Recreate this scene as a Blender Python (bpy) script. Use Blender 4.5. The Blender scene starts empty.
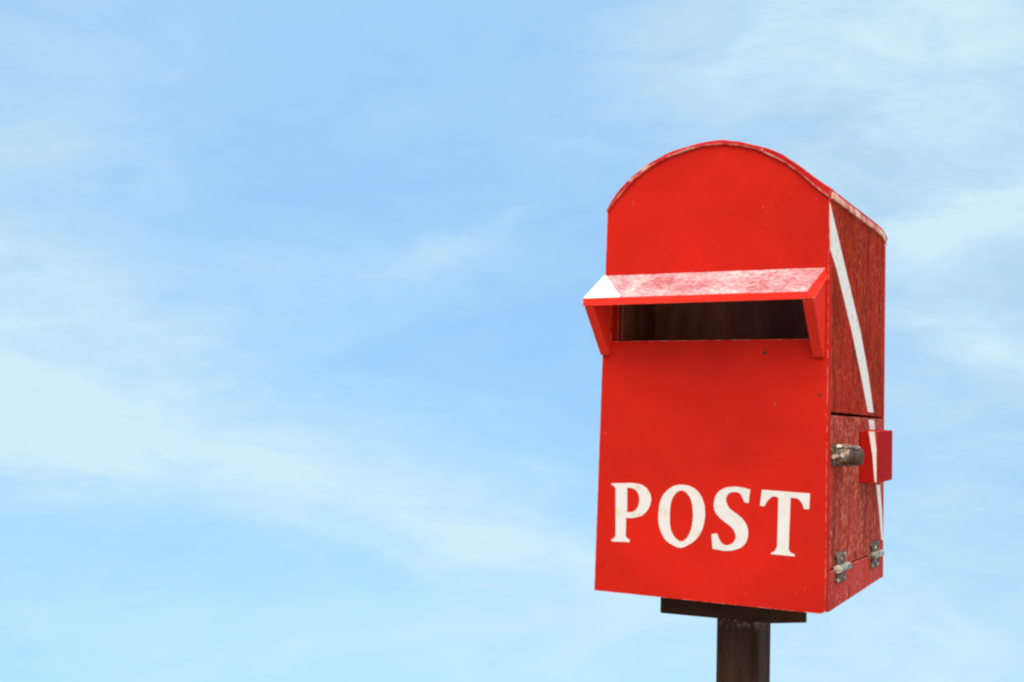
import bpy, bmesh, math, random
from mathutils import Vector, Matrix, noise

random.seed(4)
scene = bpy.context.scene
C = scene.collection

# ------------------------------------------------------------------ camera
Z0 = 1.27                                   # height of the underside of the box above the ground
W = 0.36                                    # width of the box
D = 0.436                                   # depth
H = 0.605                                   # height to the shoulder
CAM = Vector((0.556848, -1.625385, 0.294145 + Z0))
RX, RY, RZ, F = 0.0544479, 0.0262274, 0.5067103, 1106.04
fwd = Vector((-math.sin(RZ) * math.cos(RX), math.cos(RZ) * math.cos(RX), math.sin(RX)))
r0 = Vector((math.cos(RZ), math.sin(RZ), 0)); u0 = r0.cross(fwd)
right = r0 * math.cos(RY) + u0 * math.sin(RY)
up = -r0 * math.sin(RY) + u0 * math.cos(RY)
cd = bpy.data.cameras.new('camera')
cam = bpy.data.objects.new('camera', cd); C.objects.link(cam)
cam.matrix_world = Matrix(((right.x, up.x, -fwd.x, CAM.x), (right.y, up.y, -fwd.y, CAM.y),
                           (right.z, up.z, -fwd.z, CAM.z), (0, 0, 0, 1)))
cd.sensor_width = 36; cd.lens = F * 36 / 1024
cd.clip_start = 0.05; cd.clip_end = 3000
scene.camera = cam

def ray(px, py):
    return (fwd + right * ((px - 512) / F) - up * ((py - 341) / F)).normalized()
def at(px, py, axis, val):
    """where the line of sight of a photo pixel meets a wall plane of the box (world x, y or z = val)"""
    d = ray(px, py); i = 'xyz'.index(axis)
    return CAM + d * ((val - CAM[i]) / d[i])
def azel(px, py):
    d = ray(px, py)
    return math.degrees(math.atan2(d.x, d.y)), math.degrees(math.asin(d.z))

# ------------------------------------------------------------------ light
SUN_EL, SUN_AZ = 58.0, -38.0                # high, behind the box and to its left
e, a = math.radians(SUN_EL), math.radians(SUN_AZ)
sdir = Vector((math.sin(a) * math.cos(e), math.cos(a) * math.cos(e), math.sin(e)))
sl = bpy.data.lights.new('sun', 'SUN'); sl.energy = 4.2; sl.angle = math.radians(0.6); sl.color = (1.0, 0.95, 0.88)
sun = bpy.data.objects.new('sun', sl); C.objects.link(sun)
sun.rotation_euler = sdir.to_track_quat('Z', 'Y').to_euler(); sun.location = sdir * 30

world = bpy.data.worlds.new('World'); scene.world = world
world.use_nodes = True
nt = world.node_tree; nt.nodes.clear(); L = nt.links
class N:                                    # tiny expression helper over math nodes
    def __init__(s, sock): s.s = sock
    def op(s, o, b=None, c=None):
        n = nt.nodes.new('ShaderNodeMath'); n.operation = o
        for i, v in enumerate((s, b, c)):
            if v is None: continue
            if isinstance(v, N): L.new(v.s, n.inputs[i])
            else: n.inputs[i].default_value = v
        return N(n.outputs[0])
    def __add__(s, b): return s.op('ADD', b)
    def __sub__(s, b): return s.op('SUBTRACT', b)
    def __mul__(s, b): return s.op('MULTIPLY', b)
def mixc(f, A, B):
    n = nt.nodes.new('ShaderNodeMix'); n.data_type = 'RGBA'; n.clamp_factor = True
    L.new(f.s, n.inputs[0])
    for i, v in ((6, A), (7, B)):
        if isinstance(v, N): L.new(v.s, n.inputs[i])
        else: n.inputs[i].default_value = (*v, 1)
    return N(n.outputs[2])
tc = nt.nodes.new('ShaderNodeTexCoord')
sp = nt.nodes.new('ShaderNodeSeparateXYZ'); L.new(tc.outputs['Generated'], sp.inputs[0])
X, Y, Z = (N(o) for o in sp.outputs)
sky = nt.nodes.new('ShaderNodeTexSky'); sky.sky_type = 'NISHITA'; sky.sun_disc = False
sky.sun_elevation = e; sky.sun_rotation = a; sky.altitude = 200; sky.air_density = 1.0; sky.dust_density = 0.6; sky.ozone_density = 2.0
cv = nt.nodes.new('ShaderNodeCombineXYZ')
L.new(X.s, cv.inputs[0]); L.new(Y.s, cv.inputs[1]); L.new((Z * 0.8 + 0.42).s, cv.inputs[2])
nv = nt.nodes.new('ShaderNodeVectorMath'); nv.operation = 'NORMALIZE'; L.new(cv.outputs[0], nv.inputs[0])
L.new(nv.outputs[0], sky.inputs[0])
SKY_STRENGTH = 0.115
# angular coordinates of the sky, in degrees
AZ = X.op('ARCTAN2', Y) * 57.2958
EL = Z.op('ARCSINE') * 57.2958
def noise_at(scale, detail, rough, stretch=(1, 1, 1), rot=0, dist=0.0):
    cb = nt.nodes.new('ShaderNodeCombineXYZ'); L.new(AZ.s, cb.inputs[0]); L.new(EL.s, cb.inputs[1])
    mp = nt.nodes.new('ShaderNodeMapping'); L.new(cb.outputs[0], mp.inputs[0])
    mp.inputs['Rotation'].default_value = (0, 0, math.radians(rot)); mp.inputs['Scale'].default_value = stretch
    n = nt.nodes.new('ShaderNodeTexNoise'); L.new(mp.outputs[0], n.inputs['Vector'])
    n.inputs['Scale'].default_value = scale; n.inputs['Detail'].default_value = detail; n.inputs['Roughness'].default_value = rough
    n.inputs['Distortion'].default_value = dist
    return N(n.outputs[0])
wx = (noise_at(0.10, 5, 0.6, rot=20) - 0.5) * 7.0
wy = (noise_at(0.16, 6, 0.62, rot=-50) - 0.5) * 3.6
U = AZ + wx; V = EL + wy
def bank(px, py, sx, sy, rot, amp):
    """one soft bank of thin cloud, centred on a direction; sizes in photo pixels (about 19 to a degree)"""
    c0, c1 = azel(px, py); k = 19.3
    du, dv = U - c0, V - c1
    cr, sr = math.cos(math.radians(rot)), math.sin(math.radians(rot))
    p = (du * cr + dv * sr) * (k / sx); q = (dv * cr - du * sr) * (k / sy)
    return (p * p + q * q).op('MULTIPLY', -1.0).op('EXPONENT') * amp
cloud = None
for b in [(60, 430, 380, 70, -5, .46), (330, 480, 230, 40, -10, .30), (520, 545, 170, 30, -13, .34), (430, 560, 170, 9, -16, .14),
          (20, 230, 150, 260, 0, .36), (110, 350, 260, 60, -4, .16), (200, 343, 45, 8, -12, .14), (300, 280, 260, 50, 6, .16),
          (760, 40, 210, 80, 20, .34), (980, 60, 190, 210, 0, .44), (720, 60, 120, 14, 24, .12), (640, 30, 60, 30, 40, .12),
          (975, 225, 100, 24, 12, .34), (995, 350, 70, 24, -16, .34), (960, 420, 200, 320, 0, .30), (470, 240, 70, 12, 26, .12),
          (400, 120, 60, 20, 20, .10), (420, 262, 120, 24, 8, .14), (300, 650, 900, 80, 0, .30), (760, 600, 420, 120, 0, .2)]:
    g = bank(*b); cloud = g if cloud is None else cloud + g
wisp = noise_at(0.17, 8, 0.64, stretch=(0.5, 1.45, 1), rot=-10, dist=1.0)
wisp2 = noise_at(0.42, 7, 0.62, stretch=(0.6, 1.3, 1), rot=22, dist=0.9)
tex = (wisp - 0.5) * 1.5 + (wisp2 - 0.5) * 0.75
cloud = cloud * (tex * 0.75 + 1.12) + tex * 0.22 + 0.11
# bright white patch added high in the unseen sky to light the front
front = (X * 0.12 - Y * 0.50 + Z * 0.858)
fr = front.op('SUBTRACT', 0.72).op('MULTIPLY', 4.0).op('MINIMUM', 1.0).op('MAXIMUM', 0.0)
# warm glow added to the unseen sky on the right to light the side
sd = (X * 0.86 - Y * 0.5).op('SUBTRACT', 0.25).op('MULTIPLY', 1.8).op('MINIMUM', 0.8).op('MAXIMUM', 0.0) * (fr * -1.0 + 1.0)
skyc = N(sky.outputs[0])
sc_ = nt.nodes.new('ShaderNodeVectorMath'); sc_.operation = 'MULTIPLY'; L.new(sky.outputs[0], sc_.inputs[0])
sc_.inputs[1].default_value = (SKY_STRENGTH * .62, SKY_STRENGTH * .89, SKY_STRENGTH * .92)
base = N(sc_.outputs[0])
c1 = mixc(cloud.op('MINIMUM', 0.95).op('MAXIMUM', 0.0), base, (0.445, 0.59, 0.66))
c2 = mixc(fr, c1, (4.6, 4.3, 4.0))
c2 = mixc(sd, c2, (.86, .72, .60))
bg = nt.nodes.new('ShaderNodeBackground'); L.new(c2.s, bg.inputs[0]); bg.inputs[1].default_value = 1.0
wo = nt.nodes.new('ShaderNodeOutputWorld'); L.new(bg.outputs[0], wo.inputs[0])

vs = scene.view_settings
scene.display_settings.display_device = 'sRGB'
vs.view_transform = 'Standard'; vs.look = 'None'; vs.gamma = 1.0; vs.use_curve_mapping = False
vs.exposure = 0.55
scene.cycles.filter_width = 2.3
scene.cycles.use_denoising = True
scene.cycles.max_bounces = 8

# ------------------------------------------------------------------ materials
def newmat(name):
    m = bpy.data.materials.new(name); m.use_nodes = True
    t = m.node_tree; b = t.nodes['Principled BSDF']
    return m, t, b
def tnoise(t, vec, scale, detail=5, rough=.55, stretch=(1, 1, 1), dist=0, off=(0, 0, 0)):
    mp = t.nodes.new('ShaderNodeMapping'); t.links.new(vec, mp.inputs[0])
    mp.inputs['Scale'].default_value = stretch; mp.inputs['Location'].default_value = off
    n = t.nodes.new('ShaderNodeTexNoise'); t.links.new(mp.outputs[0], n.inputs['Vector'])
    n.inputs['Scale'].default_value = scale; n.inputs['Detail'].default_value = detail
    n.inputs['Roughness'].default_value = rough; n.inputs['Distortion'].default_value = dist
    return n.outputs[0]
def ramp(t, sock, stops):
    r = t.nodes.new('ShaderNodeValToRGB'); t.links.new(sock, r.inputs[0])
    el = r.color_ramp.elements
    while len(el) < len(stops): el.new(.5)
    for q, (p, c) in zip(el, stops):
        q.position = p; q.color = (*c, 1) if len(c) == 3 else c
    return r.outputs[0]
def g1(v): return (v, v, v)
def mix(t, f, A, B):
    n = t.nodes.new('ShaderNodeMix'); n.data_type = 'RGBA'
    for i, v in ((0, f), (6, A), (7, B)):
        if hasattr(v, 'is_output'): t.links.new(v, n.inputs[i])
        elif i == 0: n.inputs[0].default_value = v
        else: n.inputs[i].default_value = (*v, 1)
    return n.outputs[2]
def mth(t, op, A, B=None):
    n = t.nodes.new('ShaderNodeMath'); n.operation = op
    for i, v in enumerate((A, B)):
        if v is None: continue
        if hasattr(v, 'is_output'): t.links.new(v, n.inputs[i])
        else: n.inputs[i].default_value = v
    return n.outputs[0]
def edge_mask(t, radius, lo, hi):
    """1 on worn edges: where a rounded normal departs from the true one"""
    bv = t.nodes.new('ShaderNodeBevel'); bv.samples = 6; bv.inputs['Radius'].default_value = radius
    ge = t.nodes.new('ShaderNodeNewGeometry')
    d = t.nodes.new('ShaderNodeVectorMath'); d.operation = 'DOT_PRODUCT'
    t.links.new(bv.outputs[0], d.inputs[0]); t.links.new(ge.outputs['True Normal'], d.inputs[1])
    v = mth(t, 'SUBTRACT', 1.0, d.outputs['Value'])
    mr = t.nodes.new('ShaderNodeMapRange'); t.links.new(v, mr.inputs[0])
    mr.inputs[1].default_value = lo; mr.inputs[2].default_value = hi
    return mr.outputs[0]
def finish(t, b, col, rough, bump, strength=.2, dist=.001, spec=.5):
    t.links.new(col, b.inputs['Base Color'])
    if hasattr(rough, 'is_output'): t.links.new(rough, b.inputs['Roughness'])
    else: b.inputs['Roughness'].default_value = rough
    b.inputs['Specular IOR Level'].default_value = spec
    if bump is not None:
        n = t.nodes.new('ShaderNodeBump'); t.links.new(bump, n.inputs['Height'])
        n.inputs['Strength'].default_value = strength; n.inputs['Distance'].default_value = dist
        t.links.new(n.outputs[0], b.inputs['Normal'])

RED = (0.60, 0.018, 0.009)
def red_paint(name, col=RED, col2=(0.45, 0.014, 0.008), wear=1.0, chips=.70, spec=.03, seed=0):
    m, t, b = newmat(name)
    v = t.nodes.new('ShaderNodeTexCoord').outputs['Object']
    big = tnoise(t, v, 5, 5, .6, off=(seed, 0, 0))
    fine = tnoise(t, v, 220, 3, .6)
    c = mix(t, ramp(t, big, [(.35, g1(0)), (.65, g1(1))]), col2, col)
    gr = ramp(t, tnoise(t, v, 60, 6, .7, stretch=(1, 1, .35), off=(seed, 3, 1)), [(.26, g1(.2)), (.40, g1(0))])
    c = mix(t, gr, c, (0.40, 0.010, 0.006))
    # fine pale specks where dust and old primer show
    s = ramp(t, tnoise(t, v, 190, 3, .6, off=(2, seed, 0)), [(chips, g1(0)), (chips + .05, g1(1))])
    s2 = ramp(t, tnoise(t, v, 14, 3, .5, off=(seed, 9, 0)), [(.48, g1(0)), (.65, g1(1))])
    s = mth(t, 'MULTIPLY', s, s2)
    c = mix(t, mth(t, 'MULTIPLY', s, .7), c, (0.80, 0.22, 0.16))
    if wear:
        em = edge_mask(t, .0022, .02, .16)
        en = ramp(t, tnoise(t, v, 75, 4, .6, off=(0, seed, 5)), [(.44, g1(0)), (.60, g1(1))])
        em = mth(t, 'MULTIPLY', mth(t, 'MULTIPLY', em, en), wear)
        c = mix(t, em, c, (0.72, 0.40, 0.30))
    finish(t, b, c, .65, fine, .10, .0006, spec)
    return m
M = {}
M['red'] = red_paint('red_paint')
M['rim'] = None
# roof sheet: same paint, flaking to cream along the rim
m, t, b = newmat('roof_paint')
v = t.nodes.new('ShaderNodeTexCoord').outputs['Object']
big = tnoise(t, v, 9, 5, .6)
c = mix(t, ramp(t, big, [(.35, g1(0)), (.65, g1(1))]), (.40, .008, .010), (.58, .016, .014))
fl = tnoise(t, v, 26, 6, .65, stretch=(1, 1, 1), dist=.6)
flm = ramp(t, fl, [(.565, g1(0)), (.60, g1(1))])
c = mix(t, mth(t, 'MULTIPLY', flm, .85), c, mix(t, tnoise(t, v, 90, 4), (.62, .22, .13), (.80, .66, .46)))
em = edge_mask(t, .002, .02, .12); en = ramp(t, tnoise(t, v, 50, 4, .6), [(.38, g1(0)), (.55, g1(1))])
c = mix(t, mth(t, 'MULTIPLY', em, en), c, (.80, .50, .42))
finish(t, b, c, .6, fl, .5, .0012, .08); M['rim'] = m

def side_paint(name, A, B, pale, palelo=.54, seed=0):
    """weathered boards: vertical grain, red paint rubbed to pink and brown, sky highlights painted as specks"""
    m, t, b = newmat(name)
    v = t.nodes.new('ShaderNodeTexCoord').outputs['Object']
    grain = tnoise(t, v, 1.0, 6, .65, stretch=(60, 95, 22), dist=.3, off=(seed, 0, 0))
    patch = tnoise(t, v, 7, 5, .6, stretch=(1, 1, .6), off=(seed, 5, 0))
    fine = tnoise(t, v, 1.0, 4, .7, stretch=(300, 170, 120), off=(0, seed, 0))
    c = mix(t, ramp(t, grain, [(.36, g1(0)), (.62, g1(1))]), A, B)
    c = mix(t, mth(t, 'MULTIPLY', ramp(t, patch, [(.40, g1(0)), (.62, g1(1))]), .55), c, (.42, .022, .012))
    pm = mth(t, 'MULTIPLY', ramp(t, fine, [(palelo + .02, g1(0)), (palelo + .09, g1(1))]),
             ramp(t, tnoise(t, v, 11, 4, .6, off=(seed, 1, 7)), [(.36, g1(.25)), (.62, g1(1))]))
    c = mix(t, mth(t, 'MULTIPLY', pm, .75), c, pale)  # pale specks: bleached paint with sky highlights painted in
    dk = ramp(t, tnoise(t, v, 1.0, 4, .6, stretch=(90, 90, 7), off=(4, seed, 2)), [(.32, g1(.85)), (.45, g1(0))])
    c = mix(t, dk, c, (.10, .018, .012))
    em = edge_mask(t, .003, .02, .16)
    c = mix(t, mth(t, 'MULTIPLY', em, ramp(t, tnoise(t, v, 40, 4), [(.45, g1(0)), (.6, g1(1))])), c, (.75, .30, .24))
    hb = mth(t, 'ADD', grain, mth(t, 'MULTIPLY', fine, .5))
    finish(t, b, c, .8, hb, .7, .0018, .02)
    return m
M['side'] = side_paint('weathered_side_paint', (.15, .014, .005), (.44, .040, .016), (.70, .18, .10))
M['door'] = side_paint('weathered_door_paint', (.19, .024, .016), (.46, .085, .062), (.76, .32, .24), .50, 4)
M['rail'] = side_paint('weathered_rail_paint', (.42, .050, .045), (.58, .080, .070), (.82, .38, .33), .54, 8)

# hood top: faded to chalky pink and white
m, t, b = newmat('faded_hood_paint')
v = t.nodes.new('ShaderNodeTexCoord').outputs['Object']
n1 = tnoise(t, v, 170, 6, .75, stretch=(.8, 1, 1), dist=.6); n2 = tnoise(t, v, 16, 4, .6)
s = mth(t, 'ADD', mth(t, 'MULTIPLY', n1, .65), mth(t, 'MULTIPLY', n2, .35))
c = ramp(t, s, [(.41, (.34, .08, .08)), (.47, (.46, .19, .20)), (.53, (.55, .33, .33)), (.60, (.66, .55, .50))])
finish(t, b, c, .45, n1, .4, .001, .5); M['hood_top'] = m
M['hood'] = red_paint('hood_red_paint', (.80, .038, .022), (.72, .030, .018), .5, .72, .03, seed=3)
M['block'] = red_paint('clean_red_paint', (.42, .012, .008), (.36, .010, .007), 1.0, .76, .02, seed=6)

def simple(name, c1, c2, scale, rough, metal=0, bump=.3, stretch=(1, 1, 1), stops=(.4, .6), spec=.5):
    m, t, b = newmat(name)
    v = t.nodes.new('ShaderNodeTexCoord').outputs['Object']
    n = tnoise(t, v, scale, 6, .65, stretch=stretch)
    c = ramp(t, n, [(stops[0], c1), (stops[1], c2)])
    b.inputs['Metallic'].default_value = metal
    finish(t, b, c, rough, n, bump, .001, spec)
    return m
M['letter'] = simple('cream_lettering_paint', (.66, .62, .57), (.70, .68, .66), 60, .5, 0, .1)
m, t, b = newmat('stained_lettering_paint')
v = t.nodes.new('ShaderNodeTexCoord').outputs['Object']
n1 = tnoise(t, v, 45, 5, .6)
finish(t, b, ramp(t, n1, [(.26, (.54, .36, .20)), (.37, (.66, .58, .47)), (.45, (.70, .66, .63))]), .5, n1, .1); M['letter_stained'] = m
M['stripe'] = simple('white_stripe_paint', (.62, .55, .50), (.84, .82, .80), 90, .5, 0, .3, stops=(.32, .45))
M['inside'] = simple('dark_inner_wood', (.17, .052, .030), (.38, .130, .078), 3, .7, 0, .3, stretch=(2.5, 2.5, 1), spec=.2)
M['post'] = simple('dark_brown_post', (.026, .011, .007), (.060, .028, .018), 5, .7, 0, .4, stretch=(9, 9, 1), spec=.15)
t = M['post'].node_tree; b = t.nodes['Principled BSDF']
v = t.nodes.new('ShaderNodeTexCoord').outputs['Object']
sx = t.nodes.new('ShaderNodeSeparateXYZ'); t.links.new(v, sx.inputs[0])
top = t.nodes.new('ShaderNodeMapRange'); t.links.new(sx.outputs[2], top.inputs[0])
top.inputs[1].default_value = 1.205; top.inputs[2].default_value = 1.222
n1 = tnoise(t, v, 110, 4, .6); n2 = tnoise(t, v, 150, 3, .6, off=(3, 1, 0))
k1 = mth(t, 'MULTIPLY', ramp(t, n1, [(.50, g1(0)), (.58, g1(1))]), top.outputs[0])
k2 = ramp(t, n2, [(.71, g1(0)), (.75, g1(1))])
old = b.inputs['Base Color'].links[0].from_socket
t.links.new(mix(t, mth(t, 'MAXIMUM', mth(t, 'MULTIPLY', k1, .7), mth(t, 'MULTIPLY', k2, .5)), old, (.34, .20, .15)), b.inputs['Base Color'])
M['plate'] = simple('dark_brown_board', (.026, .009, .005), (.050, .020, .012), 6, .7, 0, .3, stretch=(1, 8, 8), spec=.15)
M['metal'] = simple('tarnished_steel', (.05, .030, .015), (.66, .60, .44), 95, .35, .2, .5, stops=(.42, .56))
M['latch_body'] = simple('grimy_latch_steel', (.05, .032, .020), (.34, .28, .19), 130, .45, .3, .4, stops=(.42, .62))
M['bolt_end'] = simple('rusted_bolt_end', (.022, .010, .007), (.09, .045, .028), 120, .7, 0, .4)
M['metal_dark'] = simple('rusty_dark_steel', (.045, .020, .010), (.36, .24, .13), 140, .6, .05, .5, stops=(.50, .64))
M['hole'] = simple('nail_hole_rust', (.05, .01, .008), (.08, .015, .01), 100, .8)
M['hole_metal'] = simple('worn_screw_metal', (.60, .45, .33), (.80, .70, .60), 120, .4, .6)

m, t, b = newmat('rubbed_sunlit_edging_paint')
v = t.nodes.new('ShaderNodeTexCoord').outputs['Object']
n1 = tnoise(t, v, 26, 6, .65, stretch=(1, 1, 1))
finish(t, b, ramp(t, n1, [(.34, (.48, .03, .02)), (.45, (.68, .16, .09)), (.55, (.82, .42, .30)), (.66, (.86, .72, .60))]), .5, n1, .4); M['edging'] = m

m, t, b = newmat('chipped_primer')
v = t.nodes.new('ShaderNodeTexCoord').outputs['Object']
n1 = tnoise(t, v, 38, 5, .65)
finish(t, b, ramp(t, n1, [(.40, (.50, .020, .016)), (.50, (.66, .16, .13)), (.58, (.72, .42, .34)), (.66, (.62, .54, .34))]), .5, n1, .3); M['bead'] = m

# ground: pale dry sandy hilltop
m, t, b = newmat('dry_grassy_ground')
v = t.nodes.new('ShaderNodeTexCoord').outputs['Object']
n1 = tnoise(t, v, .6, 8, .65); n2 = tnoise(t, v, 30, 5, .6)
c = ramp(t, n1, [(.35, (.08, .09, .035)), (.55, (.16, .145, .07)), (.7, (.25, .21, .13))])
finish(t, b, c, .9, n2, .6, .02, .1); M['ground'] = m

# ------------------------------------------------------------------ mesh helpers
ROOT = None
def build(name, bm, mats, parent=None, bevel=0, smooth=False, label=None):
    bmesh.ops.remove_doubles(bm, verts=bm.verts, dist=1e-6)
    bmesh.ops.recalc_face_normals(bm, faces=bm.faces)
    off = Vector((0, 0, 0)); p = parent
    while p is not None: off += p.location; p = p.parent
    bmesh.ops.translate(bm, verts=bm.verts, vec=-off)
    me = bpy.data.meshes.new(name); bm.to_mesh(me); bm.free()
    for q in (mats if isinstance(mats, (list, tuple)) else [mats]): me.materials.append(q)
    if smooth:
        for f in me.polygons: f.use_smooth = True
    o = bpy.data.objects.new(name, me); C.objects.link(o); o.parent = parent
    if bevel:
        mo = o.modifiers.new('bevel', 'BEVEL'); mo.width = bevel; mo.segments = 2; mo.limit_method = 'ANGLE'
        mo.angle_limit = math.radians(35)
    if label: o['label'] = label
    return o
def hexa(bm, a, b_, c, d, vec):
    """a slab: quad a b c d pushed along vec"""
    lo = [bm.verts.new(q) for q in (a, b_, c, d)]; hi = [bm.verts.new(Vector(q) + Vector(vec)) for q in (a, b_, c, d)]
    bm.faces.new(lo); bm.faces.new(hi[::-1])
    for i in range(4): bm.faces.new((lo[i], lo[(i + 1) % 4], hi[(i + 1) % 4], hi[i]))
def box(bm, x0, x1, y0, y1, z0, z1):
    hexa(bm, (x0, y0, z0), (x1, y0, z0), (x1, y0, z1), (x0, y0, z1), (0, y1 - y0, 0))
def plate(bm, loops, vec):
    """flat shape with holes (loops of coplanar points), pushed along vec"""
    fr = bmesh.new(); edges = []
    for lp in loops:
        vs_ = [fr.verts.new(p) for p in lp]
        edges += [fr.edges.new((vs_[i], vs_[(i + 1) % len(vs_)])) for i in range(len(vs_))]
    bmesh.ops.triangle_fill(fr, use_beauty=True, use_dissolve=False, edges=edges)
    fr.verts.ensure_lookup_table()
    v = Vector(vec)
    A = [bm.verts.new(p.co) for p in fr.verts]; B = [bm.verts.new(p.co + v) for p in fr.verts]
    for f in fr.faces:
        ix = [q.index for q in f.verts]
        bm.faces.new([A[i] for i in ix]); bm.faces.new([B[i] for i in reversed(ix)])
    for ed in fr.edges:
        if len(ed.link_faces) == 1:
            i, j = ed.verts[0].index, ed.verts[1].index
            bm.faces.new((A[i], A[j], B[j], B[i]))
    fr.free()
def cyl(bm, c, axis, r, length, seg=20, r2=None, cap=True):
    axis = Vector(axis).normalized(); q = axis.to_track_quat('Z', 'Y').to_matrix().to_4x4()
    mtx = Matrix.Translation(Vector(c) + axis * length / 2) @ q
    bmesh.ops.create_cone(bm, cap_ends=cap, segments=seg, radius1=r, radius2=r if r2 is None else r2, depth=length, matrix=mtx)
def catmull(pts, closed=False, n=6):
    out = []; m_ = len(pts)
    rng = range(m_ if closed else m_ - 1)
    for i in rng:
        if closed: p = [pts[(i + k - 1) % m_] for k in range(4)]
        else: p = [pts[max(0, min(m_ - 1, i + k - 1))] for k in range(4)]
        for s in range(n):
            u = s / n
            out.append(tuple(.5 * (2 * p[1][k] + (p[2][k] - p[0][k]) * u + (2 * p[0][k] - 5 * p[1][k] + 4 * p[2][k] - p[3][k]) * u * u
                              + (3 * p[1][k] - p[0][k] - 3 * p[2][k] + p[3][k]) * u ** 3) for k in range(len(pts[0]))))
    if not closed: out.append(tuple(pts[-1]))
    return out
def outline(items):
    """items: (x, y) smooth points, (x, y, 1) corners -> polyline"""
    cs = [i for i, p in enumerate(items) if len(p) == 3]
    if not cs: return catmull(items, True, 5)
    out = []
    for k, i in enumerate(cs):
        j = cs[(k + 1) % len(cs)]
        run = [items[i][:2]]; q = (i + 1) % len(items)
        while q != j: run.append(items[q][:2]); q = (q + 1) % len(items)
        run.append(items[j][:2])
        out += (run[:-1] if len(run) == 2 else catmull(run, False, 5)[:-1])
    return out

# ------------------------------------------------------------------ ground (a rounded hilltop that falls away all round)
bm = bmesh.new()
rings = [0, .5, 1, 1.5, 2, 2.5, 3, 3.5, 4, 5, 6, 8, 11, 15, 20, 28, 40, 60, 90, 140]
prev = None; NS = 72
for r in rings:
    row = []
    for k in range(NS if r else 1):
        an = 2 * math.pi * k / NS; x, y = r * math.cos(an), r * math.sin(an)
        z = 0 if r < 2 else -.085 * (r - 2) ** 2 / (1 + .12 * (r - 2))
        z += (noise.noise(Vector((x * .5, y * .5, 0))) * .05) * min(1, r) * (1 + r * .1)
        if r == 0: z = 0
        row.append(bm.verts.new((x, y, z)))
    if prev:
        for k in range(NS):
            k2 = (k + 1) % NS
            if len(prev) == 1: bm.faces.new((prev[0], row[k], row[k2]))
            else: bm.faces.new((prev[k], row[k], row[k2], prev[k2]))
    prev = row
g = build('ground', bm, M['ground'], smooth=True); g['kind'] = 'structure'

# ------------------------------------------------------------------ the post box
XR, XL = W / 2, -W / 2
pl_t = .045                                  # thickness of the board under the box
# set-back of the board from the front: its lower front edge passes through the photo point (660, 613)
pf = at(660, 613, 'z', Z0 - pl_t); pfr = at(768, 623, 'z', Z0 - pl_t)
y_pl = (pf.y + pfr.y) / 2
px0, px1 = pf.x, at(771, 623, 'y', y_pl).x
pxr = at(807, 612, 'y', y_pl + .14).x
post_l = at(716, 650, 'y', y_pl + .03).x; post_w = .0705
post_c = Vector((post_l + post_w / 2, y_pl + .03 + post_w / 2, 0))
ROOT = bpy.data.objects.new('post_box', None); C.objects.link(ROOT)
ROOT.location = post_c; ROOT.empty_display_size = .2
ROOT['label'] = 'red wooden post box with arched top and cream POST lettering, on a dark brown post'
ROOT['category'] = 'post box'
print('plate', pf, pfr, px0, px1, pxr, 'post', post_c)

# post
bm = bmesh.new(); box(bm, post_c.x - post_w / 2, post_c.x + post_w / 2, post_c.y - post_w / 2, post_c.y + post_w / 2, -.15, Z0 - pl_t - .0005)
build('post', bm, M['post'], ROOT, .003)
# board under the box, right front corner cut off
cr_ = at(807, 622.8, 'z', Z0 - pl_t); cf_ = at(771, 623.6, 'z', Z0 - pl_t)
print('corner', cf_, cr_)
bm = bmesh.new()
zb = Z0 - pl_t
ring = [(pf.x, pf.y, zb), (cf_.x, cf_.y, zb), (cr_.x, cr_.y, zb), (cr_.x - .050, cr_.y + .055, zb), (pf.x, post_c.y + .06, zb)]
plate(bm, [ring], (0, 0, pl_t - .0008))
build('support_board', bm, M['plate'], ROOT, .0015)

# front panel with the arched top and the slot
T = .021
inner = [(607.5, 212), (617, 199.5), (628, 187), (639, 176), (651, 166.8), (669, 157), (689, 149.8), (705, 146), (722, 144.4), (740, 145.8),
         (757.7, 149.8), (772, 156), (785.7, 163), (801, 174), (816, 187), (828, 197.5)]
outer = [(605.5, 211), (611, 203), (619, 191), (630.8, 178.5), (646, 166), (663.8, 155.6), (675, 150.6), (689, 146.2), (706, 142), (722, 140), (740, 141.8),
         (757.7, 146), (771, 149.4), (784, 155), (797, 163.4), (808.5, 172), (818.7, 180.0), (829.5, 188.5)]
def fr2(p, y=0.0):
    q = at(p[0], p[1], 'y', y); return (q.x, y, q.z)
arch = [fr2(p) for p in inner]
arch[-1] = (XR, 0, arch[-1][2])
archs = catmull(arch, False, 3)
sl_l = at(611.5, 330, 'y', 0).x; sl_b = at(700, 341.5, 'y', 0).z; sl_r = at(815, 330, 'y', 0).x
sl_b2 = at(806, 338.8, 'y', 0).z; sl_b1 = at(614, 341.2, 'y', 0).z
sl_t = at(700, 297, 'y', 0).z
slot = [(sl_l, 0, sl_b1), (sl_r, 0, sl_b2), (sl_r, 0, sl_t), (sl_l, 0, sl_t)]
rc = .007
bl, br = at(594.2, 590.3, 'y', 0), at(826, 614.6, 'y', 0); br.x = XR
ring = [tuple(bl), (XR - rc, 0, br.z), (XR - rc * .3, 0, br.z + rc * .3), (XR, 0, br.z + rc)] + [tuple(p) for p in reversed(archs)]
bm = bmesh.new(); plate(bm, [ring, slot], (0, T, 0))
panel = build('front_panel', bm, M['red'], ROOT, .0022)

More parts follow.
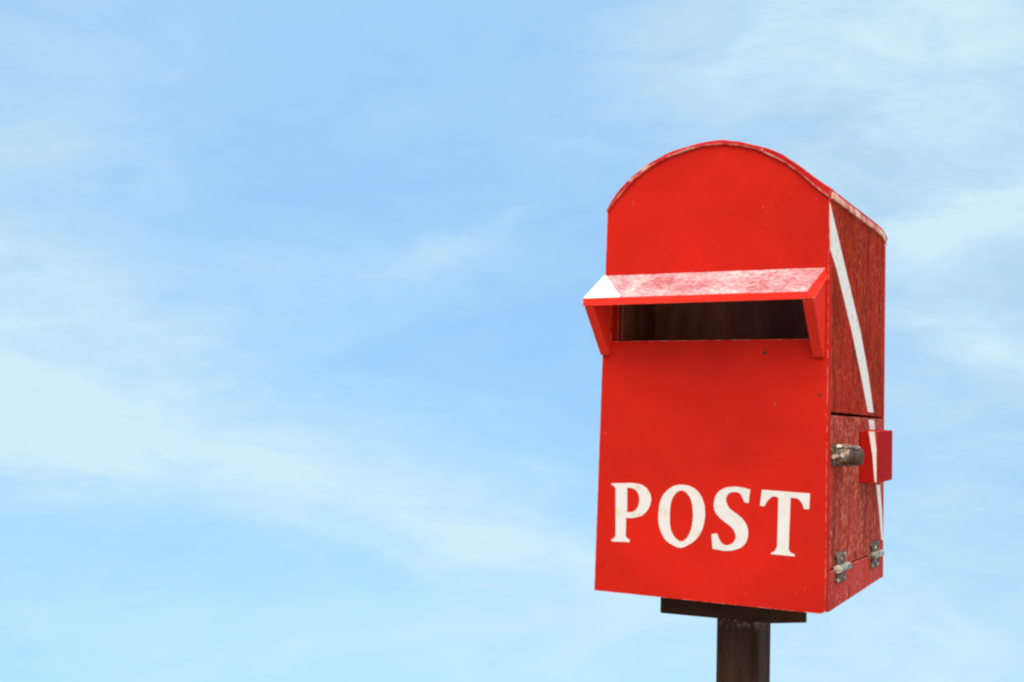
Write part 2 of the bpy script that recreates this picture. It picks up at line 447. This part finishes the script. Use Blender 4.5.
# lettering
def letter(ox, oy, loops, mat, label=None):
    k = 60 / 512
    L3 = []
    for lp in loops:
        q = [at(ox + p[0] * k, oy + p[1] * k, 'y', -.0004) for p in outline(lp)]
        L3.append([(p.x + .00035 * noise.noise(Vector((p.x * 260, p.z * 260, 0))), -.0004,
                    p.z + .00035 * noise.noise(Vector((p.x * 260, p.z * 260, 9)))) for p in q])
    bm = bmesh.new(); plate(bm, L3, (0, .0009, 0))
    o = build('letter', bm, mat, panel, 0); o['label'] = label
    return o
c = 1
letter(604, 474, [[(62, 80, c), (230, 76, c), (310, 88), (370, 130), (402, 205), (385, 285), (330, 350), (250, 374), (188, 374, c), (184, 528, c),
                   (198, 548), (220, 564, c), (216, 581, c), (64, 575, c), (62, 560, c), (86, 546), (99, 528, c), (99, 130, c), (90, 108), (66, 92, c)],
                  [(198, 116, c), (245, 122), (285, 155), (302, 215), (288, 280), (255, 318), (196, 328, c)]], M['letter_stained'], 'cream capital letter P')
letter(650, 474, [[(268, 91), (370, 118), (440, 195), (470, 320), (450, 460), (390, 560), (275, 628), (190, 605), (120, 545), (75, 430), (75, 300), (105, 190), (180, 115)],
                  [(268, 140), (325, 175), (358, 250), (366, 370), (348, 480), (310, 550), (265, 575), (215, 545), (176, 470), (168, 350), (180, 240), (215, 170)]], M['letter_stained'], 'cream capital letter O')
letter(700, 478, [[(428, 98, c), (415, 213, c), (380, 210, c), (358, 158), (330, 125), (280, 120), (238, 140), (222, 190), (250, 258), (330, 320), (388, 385),
                   (410, 460), (397, 540), (355, 588), (295, 613), (220, 622), (108, 604, c), (98, 478, c), (145, 473, c), (168, 530), (205, 570), (250, 570), (293, 540),
                   (303, 485), (268, 420), (180, 350), (130, 290), (118, 215), (145, 132), (205, 88), (285, 74), (350, 80)]], M['letter'], 'cream capital letter S')
letter(755, 482, [[(58, 66, c), (470, 98, c), (463, 234, c), (420, 232, c), (395, 172), (355, 140), (304, 134, c), (286, 572, c), (300, 598), (342, 622, c), (336, 635, c),
                   (135, 615, c), (140, 601, c), (166, 590), (188, 552, c), (200, 132, c), (152, 124), (108, 160), (80, 208, c), (42, 202, c)]], M['letter'], 'cream capital letter T')
# nail holes in the panel
for (x, y, r) in ((765, 352.5, .0030), (819.5, 395, .0024)):
    p = at(x, y, 'y', -.0005); bm = bmesh.new(); cyl(bm, (p.x, -.0007, p.z), (0, 1, 0), r, .003, 12)
    build('nail', bm, M['hole'], panel)

# side walls, back, bottom
TW = .018
bm = bmesh.new()
hexa(bm, (XL + .002, T, Z0), (XL + TW, T, Z0), (XL + TW + .003, T, Z0 + H - .012), (XL + .006, T, Z0 + H - .012), (0, D - T - .0125, 0))
build('left_wall', bm, M['side'], ROOT, .0015)
def sp_(px, py): q = at(px, py, 'x', XR); return q
up0, up1 = sp_(830, 411.6), sp_(883, 417.0)         # upper lip of the slit
dn0, dn1 = sp_(830, 415.0), sp_(883, 419.0)         # top edge of the door
hg0, hg1 = sp_(829, 571.2), sp_(882, 551.0)         # hinge line
def zl(a_, b_, y): return a_.z + (b_.z - a_.z) * (y - a_.y) / (b_.y - a_.y)
ya, yb = T + .0006, D - .0125
ztop = arch[-1][2] + .002
zback = at(885.5, 240, 'x', XR)
print('slit', up0, up1, 'hinge', hg0, hg1, 'shoulder z', ztop, 'back shoulder', zback)
bm = bmesh.new()
plate(bm, [[(XR, ya, zl(up0, up1, ya)), (XR, yb, zl(up0, up1, yb)), (XR, yb, ztop - .0085), (XR, .404, ztop - .0035), (XR, .375, ztop - .001), (XR, ya, ztop)]], (-TW, 0, 0))
wall = build('right_wall', bm, M['side'], ROOT, .0012)
bm = bmesh.new()
hexa(bm, (XR, ya, Z0 + .0005), (XR, yb, Z0 + .0005), (XR, yb, zl(hg0, hg1, yb) - .001), (XR, ya, zl(hg0, hg1, ya) - .001), (-TW, 0, 0))
build('lower_rail', bm, M['rail'], ROOT, .0012)
bm = bmesh.new()
yd = ya + .0022
hexa(bm, (XR - .001, yd, zl(hg0, hg1, yd) + .0012), (XR - .001, yb - .002, zl(hg0, hg1, yb) + .0012), (XR - .001, yb - .002, zl(dn0, dn1, yb)), (XR - .001, yd, zl(dn0, dn1, yd)), (-TW + .003, 0, 0))
door = build('door', bm, M['door'], ROOT, .0015)
bm = bmesh.new(); box(bm, XL + TW + .001, XR - TW - .001, T + .001, D - .019, Z0 + .0005, Z0 + .018)
build('bottom_board', bm, M['inside'], ROOT)
bk = [(XL + .002, D - .012, Z0), (XR - .0005, D - .012, Z0)] + [(min(max(p[0], XL + .004), XR - .0005), D - .012, p[2] - .0115) for p in reversed(archs)]
bm = bmesh.new(); plate(bm, [bk], (0, .012, 0)); build('back_panel', bm, M['red'], ROOT, .001)
# bare inner lining seen through the slot
zs = Z0 + .30
bm = bmesh.new(); box(bm, XL + TW + .0045, XL + TW + .008, T + .004, D - .022, zs, Z0 + H - .02)
build('inner_lining', bm, M['inside'], ROOT)
bm = bmesh.new(); box(bm, XL + TW + .009, XR - TW - .003, .16, .17, zs, Z0 + H - .01)
build('inner_divider', bm, M['inside'], ROOT)

# roof: bent sheet over the arch
oa = [fr2(p) for p in outer]; oa[-1] = (XR + .0025, 0, oa[-1][2])
oa[0] = (arch[0][0] - .0015, 0, arch[0][2] + .001)
def resample(pts, n):
    pts = [Vector(p) for p in pts]; ds = [0]
    for i in range(1, len(pts)): ds.append(ds[-1] + (pts[i] - pts[i - 1]).length)
    out = []; j = 0
    for k in range(n):
        s = ds[-1] * k / (n - 1)
        while j < len(pts) - 2 and ds[j + 1] < s: j += 1
        u = (s - ds[j]) / (ds[j + 1] - ds[j]); out.append(pts[j].lerp(pts[j + 1], u))
    return out
NA = 48
I = [p + Vector((0, 0, .0006)) for p in resample(arch, NA)]; O = resample(oa, NA)
bm = bmesh.new()
ys = [-.0035, .0, .06, .14, .22, .30, .37, .395, .415, .428, D + .003]
def drop(y): return -.011 * max(0, (y - .37) / (D + .003 - .37)) ** 2.2
grid = []
for y in ys:
    ri, ro = [], []
    for k in range(NA):
        w_ = .0009 * noise.noise(Vector((k * .35, y * 14, 1))) 
        ri.append(bm.verts.new((I[k].x, y, I[k].z + drop(y)))); ro.append(bm.verts.new((O[k].x, y + (w_ if y < 0 else 0), O[k].z + w_ + drop(y))))
    grid.append((ri, ro))
for j in range(len(ys) - 1):
    for k in range(NA - 1):
        bm.faces.new((grid[j][0][k], grid[j][0][k + 1], grid[j + 1][0][k + 1], grid[j + 1][0][k]))
        bm.faces.new((grid[j][1][k], grid[j + 1][1][k], grid[j + 1][1][k + 1], grid[j][1][k + 1]))
    for k in (0, NA - 1):
        bm.faces.new((grid[j][0][k], grid[j + 1][0][k], grid[j + 1][1][k], grid[j][1][k]))
for j in (0, len(ys) - 1):
    for k in range(NA - 1):
        bm.faces.new((grid[j][0][k], grid[j][1][k], grid[j][1][k + 1], grid[j][0][k + 1]))
build('roof', bm, M['rim'], ROOT, .0009)

# bead of chipped primer between panel and roof
bm = bmesh.new(); prev = None
for k in range(NA):
    nx = Vector((I[min(k + 1, NA - 1)].x - I[max(k - 1, 0)].x, 0, I[min(k + 1, NA - 1)].z - I[max(k - 1, 0)].z)).normalized()
    nn = Vector((-nx.z, 0, nx.x)); wv = .0011 * (.55 + 1.1 * max(0, noise.noise(Vector((k * .5, 3, 0))) + .35))
    cen = Vector((I[k].x, -.0034, I[k].z))
    row = [bm.verts.new(cen - nn * wv + Vector((0, .004, 0))), bm.verts.new(cen - nn * wv * .8 + Vector((0, -.0006, 0))),
           bm.verts.new(cen + nn * wv * .8 + Vector((0, -.0012, 0))), bm.verts.new(cen + nn * wv + Vector((0, .004, 0)))]
    if prev:
        for i in range(4): bm.faces.new((prev[i], prev[(i + 1) % 4], row[(i + 1) % 4], row[i]))
    prev = row
build('edge_bead', bm, M['bead'], ROOT)

# edging strip along the right eave, rubbed to pale primer, with sunlit brightness painted in
bm = bmesh.new()
zt_ = arch[-1][2]
prev = None
for y in [T * .2] + ys[2:-1] + [D + .002]:
    dz = drop(y) + .0006 * noise.noise(Vector((0, y * 20, 2)))
    tp = 1 - .75 * max(0, (y - .37) / (D + .002 - .37)) ** 2
    row = [bm.verts.new((XR + a_ * tp, y, zt_ + b_ + dz)) for a_, b_ in ((.0005, -.001), (.0045, -.001), (.0042, .007), (.0005, .0115))]
    if prev:
        for i in range(4): bm.faces.new((prev[i], prev[(i + 1) % 4], row[(i + 1) % 4], row[i]))
    else: bm.faces.new(row)
    prev = row
bm.faces.new(prev[::-1])
build('roof_edging', bm, M['edging'], ROOT, .0015)

# hood over the slot
hl = at(582.8, 298.2, 'x', XL); hr = at(807.3, 291, 'x', XR)
PH = -(hl.y); 
print('hood left', hl, 'right', hr)
hb = (at(605, 276.5, 'y', 0).z + at(826, 267, 'y', 0).z) / 2
zf0 = at(582.8, 298.2, 'y', -PH).z; zf1 = at(807.3, 291, 'y', -PH).z
zf = (zf0 + zf1) / 2
xfr = at(807.3, 291, 'y', -PH).x; xfb = at(814.3, 297, 'y', -PH).x; xfl = at(582.8, 298, 'y', -PH).x
xbr = at(825.5, 267.5, 'y', 0).x
print('zf', zf0, zf1, 'x', xfl, xfr, xfb, xbr, 'hb', hb)
tb = .0125
bm = bmesh.new()
P = [(xfl, -PH, zf0), (xfr, -PH, zf1), (xbr, -.0004, hb + .001), (XL + .001, -.0004, hb)]
Q = [(xfl, -PH, zf0 - tb), (xfb, -PH, zf1 - tb + .001), (xbr + .004, -.0004, hb - tb - .002), (XL + .001, -.0004, hb - tb - .002)]
p = [bm.verts.new(q) for q in P]; q_ = [bm.verts.new(q) for q in Q]
ft = bm.faces.new(p); ft.material_index = 1
bm.faces.new(q_[::-1])
for i in range(4): bm.faces.new((p[i], q_[i], q_[(i + 1) % 4], p[(i + 1) % 4]))
hood = build('hood', bm, [M['hood'], M['hood_top']], ROOT, .0012)
# raking brackets at its ends
def bracket(x0t, x1t, x0b, x1b, zb_, ztop_f):
    bm = bmesh.new()
    def tri(xt, xb): return [Vector((xt, -PH + .0015, ztop_f)), Vector((xt, -.0006, ztop_f + (hb - zf) * .93)), Vector((xb, -.0006, zb_)), Vector((xb, -.006, zb_))]
    a_ = [bm.verts.new(v_) for v_ in tri(x0t, x0b)]; b2 = [bm.verts.new(v_) for v_ in tri(x1t, x1b)]
    bm.faces.new(a_); bm.faces.new(b2[::-1])
    for i in range(4): bm.faces.new((a_[i], a_[(i + 1) % 4], b2[(i + 1) % 4], b2[i]))
    return build('bracket', bm, M['hood'], hood, .001)
zl_ = at(606, 355, 'y', 0).z; zr_ = at(818, 357, 'y', 0).z
bracket(at(583.8, 305, 'y', -PH).x, at(592, 305, 'y', -PH).x, at(602, 354, 'y', 0).x, at(610.5, 354, 'y', 0).x, zl_, zf0 - tb - .0004)
bracket(at(802, 298, 'y', -PH).x, at(813.5, 298, 'y', -PH).x, at(813.5, 356, 'y', 0).x, at(824.5, 356, 'y', 0).x, zr_, zf1 - tb - .0004)

# white stripe painted down the side, block handle on the door
def stripe(pts, axis, val, vec, parent):
    bm = bmesh.new(); plate(bm, [[at(x, y, axis, val) for x, y in pts]], vec)
    return build('white_stripe', bm, M['stripe'], parent)
s_ = XR + .0007
stripe([(830.2, 203), (837.8, 235), (846, 270), (860.3, 330), (868.5, 375), (873.6, 412.6), (868, 411.9), (861, 375), (851.6, 330), (837, 270), (830.6, 250), (830.2, 225)], 'x', s_, (-.0012, 0, 0), wall)
stripe([(874, 420.2), (876.6, 444), (872, 444), (868.6, 419.6)], 'x', XR - .0003, (-.0012, 0, 0), door)
b0 = at(859.5, 455, 'x', XR); yb0 = b0.y
xb = at(877, 455, 'y', yb0).x; b1 = at(892.5, 455, 'x', xb)
zt = at(877, 431, 'y', yb0).z; zlo = at(877, 484, 'y', yb0).z
print('block', yb0, xb, b1, zt, zlo)
bm = bmesh.new(); box(bm, XR - .0006, xb, yb0, b1.y, zlo, zt)
block = build('handle_block', bm, M['block'], door, .0018)
stripe([(868.6, 431.6), (874.6, 431.6), (876.3, 450), (876.3, 482), (874.6, 482), (872.4, 455)], 'y', yb0 - .0006, (0, .001, 0), block)
stripe([(876.2, 484.5), (880.0, 485), (882, 510), (883.2, 540), (881.6, 540), (879.2, 510)], 'x', XR - .0003, (-.0012, 0, 0), door)

# tube latch
lc = at(836, 455, 'x', XR); le = at(855.5, 457, 'y', lc.y)
lz = lc.z; ln = (le.x - XR) * 1.36
print('latch', lc, ln)
latch = bmesh.new()
box(latch, XR - .001, XR + .003, lc.y - .035, lc.y + .045, lz - .015, lz + .015)
lt = build('latch', latch, M['metal_dark'], door, .0012)
bm = bmesh.new()
cyl(bm, (XR + .002, lc.y, lz), (1, 0, 0), .0148, ln * .52, 24)
box(bm, XR + .003, XR + ln * .70, lc.y - .003, lc.y + .012, lz - .0160, lz - .0125)
build('barrel', bm, M['latch_body'], lt, .0008)
bm = bmesh.new()
hexa(bm, (XR + .003, lc.y - .013, lz + .0115), (XR + ln * .86, lc.y - .010, lz + .0100), (XR + ln * .80, lc.y - .009, lz + .0145), (XR + .003, lc.y - .011, lz + .0165), (0, .024, 0))
build('top_highlight_strip', bm, M['metal'], lt, .001)  # pale strip added to stand for the highlight along the latch top
bm = bmesh.new()
cyl(bm, (XR + ln * .52, lc.y - .001, lz - .0005), (1, 0, -.03), .0142, ln * .50, 24, .0118)
build('bolt', bm, M['bolt_end'], lt, .003, True)
bm = bmesh.new(); cyl(bm, (XR + ln * .34, lc.y - .0165, lz + .001), (0, 1, 0), .0035, .004, 12); build('screw', bm, M['hole_metal'], lt, 0)
bm = bmesh.new(); cyl(bm, (XR + .0055, lc.y - .040, lz - .001), (0, 1, 0), .0030, .026, 12); build('pin', bm, M['hole_metal'], lt, 0)

# hinges on the lower edge of the door
def hinge(pxa, pya, pxb, pyb, upper, lower):
    A_ = at(pxa, pya, 'x', XR + .003); B_ = at(pxb, pyb, 'x', XR + .003)
    y0, y1 = A_.y, B_.y; zc = (zl(hg0, hg1, (y0 + y1) / 2))
    za, zb2 = zl(hg0, hg1, y0), zl(hg0, hg1, y1); n_ = y1 - y0; x = XR + .0022
    bm = bmesh.new()
    ax = Vector((0, n_, zb2 - za)); st = Vector((XR + .0045, y0, za))
    for k in range(3): cyl(bm, st + ax * (k / 3 + .008), ax, .0058 - .0004 * (k % 2), ax.length * .315, 16)
    h = build('hinge', bm, M['metal'], ROOT, .0006)
    for sgn, hh in ((1, upper), (-1, lower)):
        bm = bmesh.new()
        rg = [(x, y0 + n_ * .16, za + n_ * 0 + sgn * .004), (x, y0 + n_ * .84, zb2 + sgn * .004), (x, y0 + n_ * .80, zb2 + sgn * hh * .45), (x, y0 + n_ * .98, zb2 + sgn * hh * .75),
              (x, y0 + n_ * .90, zb2 + sgn * hh), (x, y0 + n_ * .10, za + sgn * hh), (x, y0 + n_ * .02, za + sgn * hh * .75), (x, y0 + n_ * .20, za + sgn * hh * .45)]
        plate(bm, [rg], (-.0026, 0, 0))
        lf = build('leaf', bm, M['metal_dark'], h, .0005)
        for u_, q in ((.22, .80), (.76, .80), (.5, .52)):
            bm = bmesh.new(); cyl(bm, (x - .0005, y0 + n_ * u_, za + (zb2 - za) * u_ + sgn * hh * q), (1, 0, 0), .0032, .0020, 12, .0024)
            build('screw', bm, M['metal'], h)
hinge(836, 570, 847.5, 564, .024, .022)
hinge(871, 556, 880.5, 551, .022, .022)
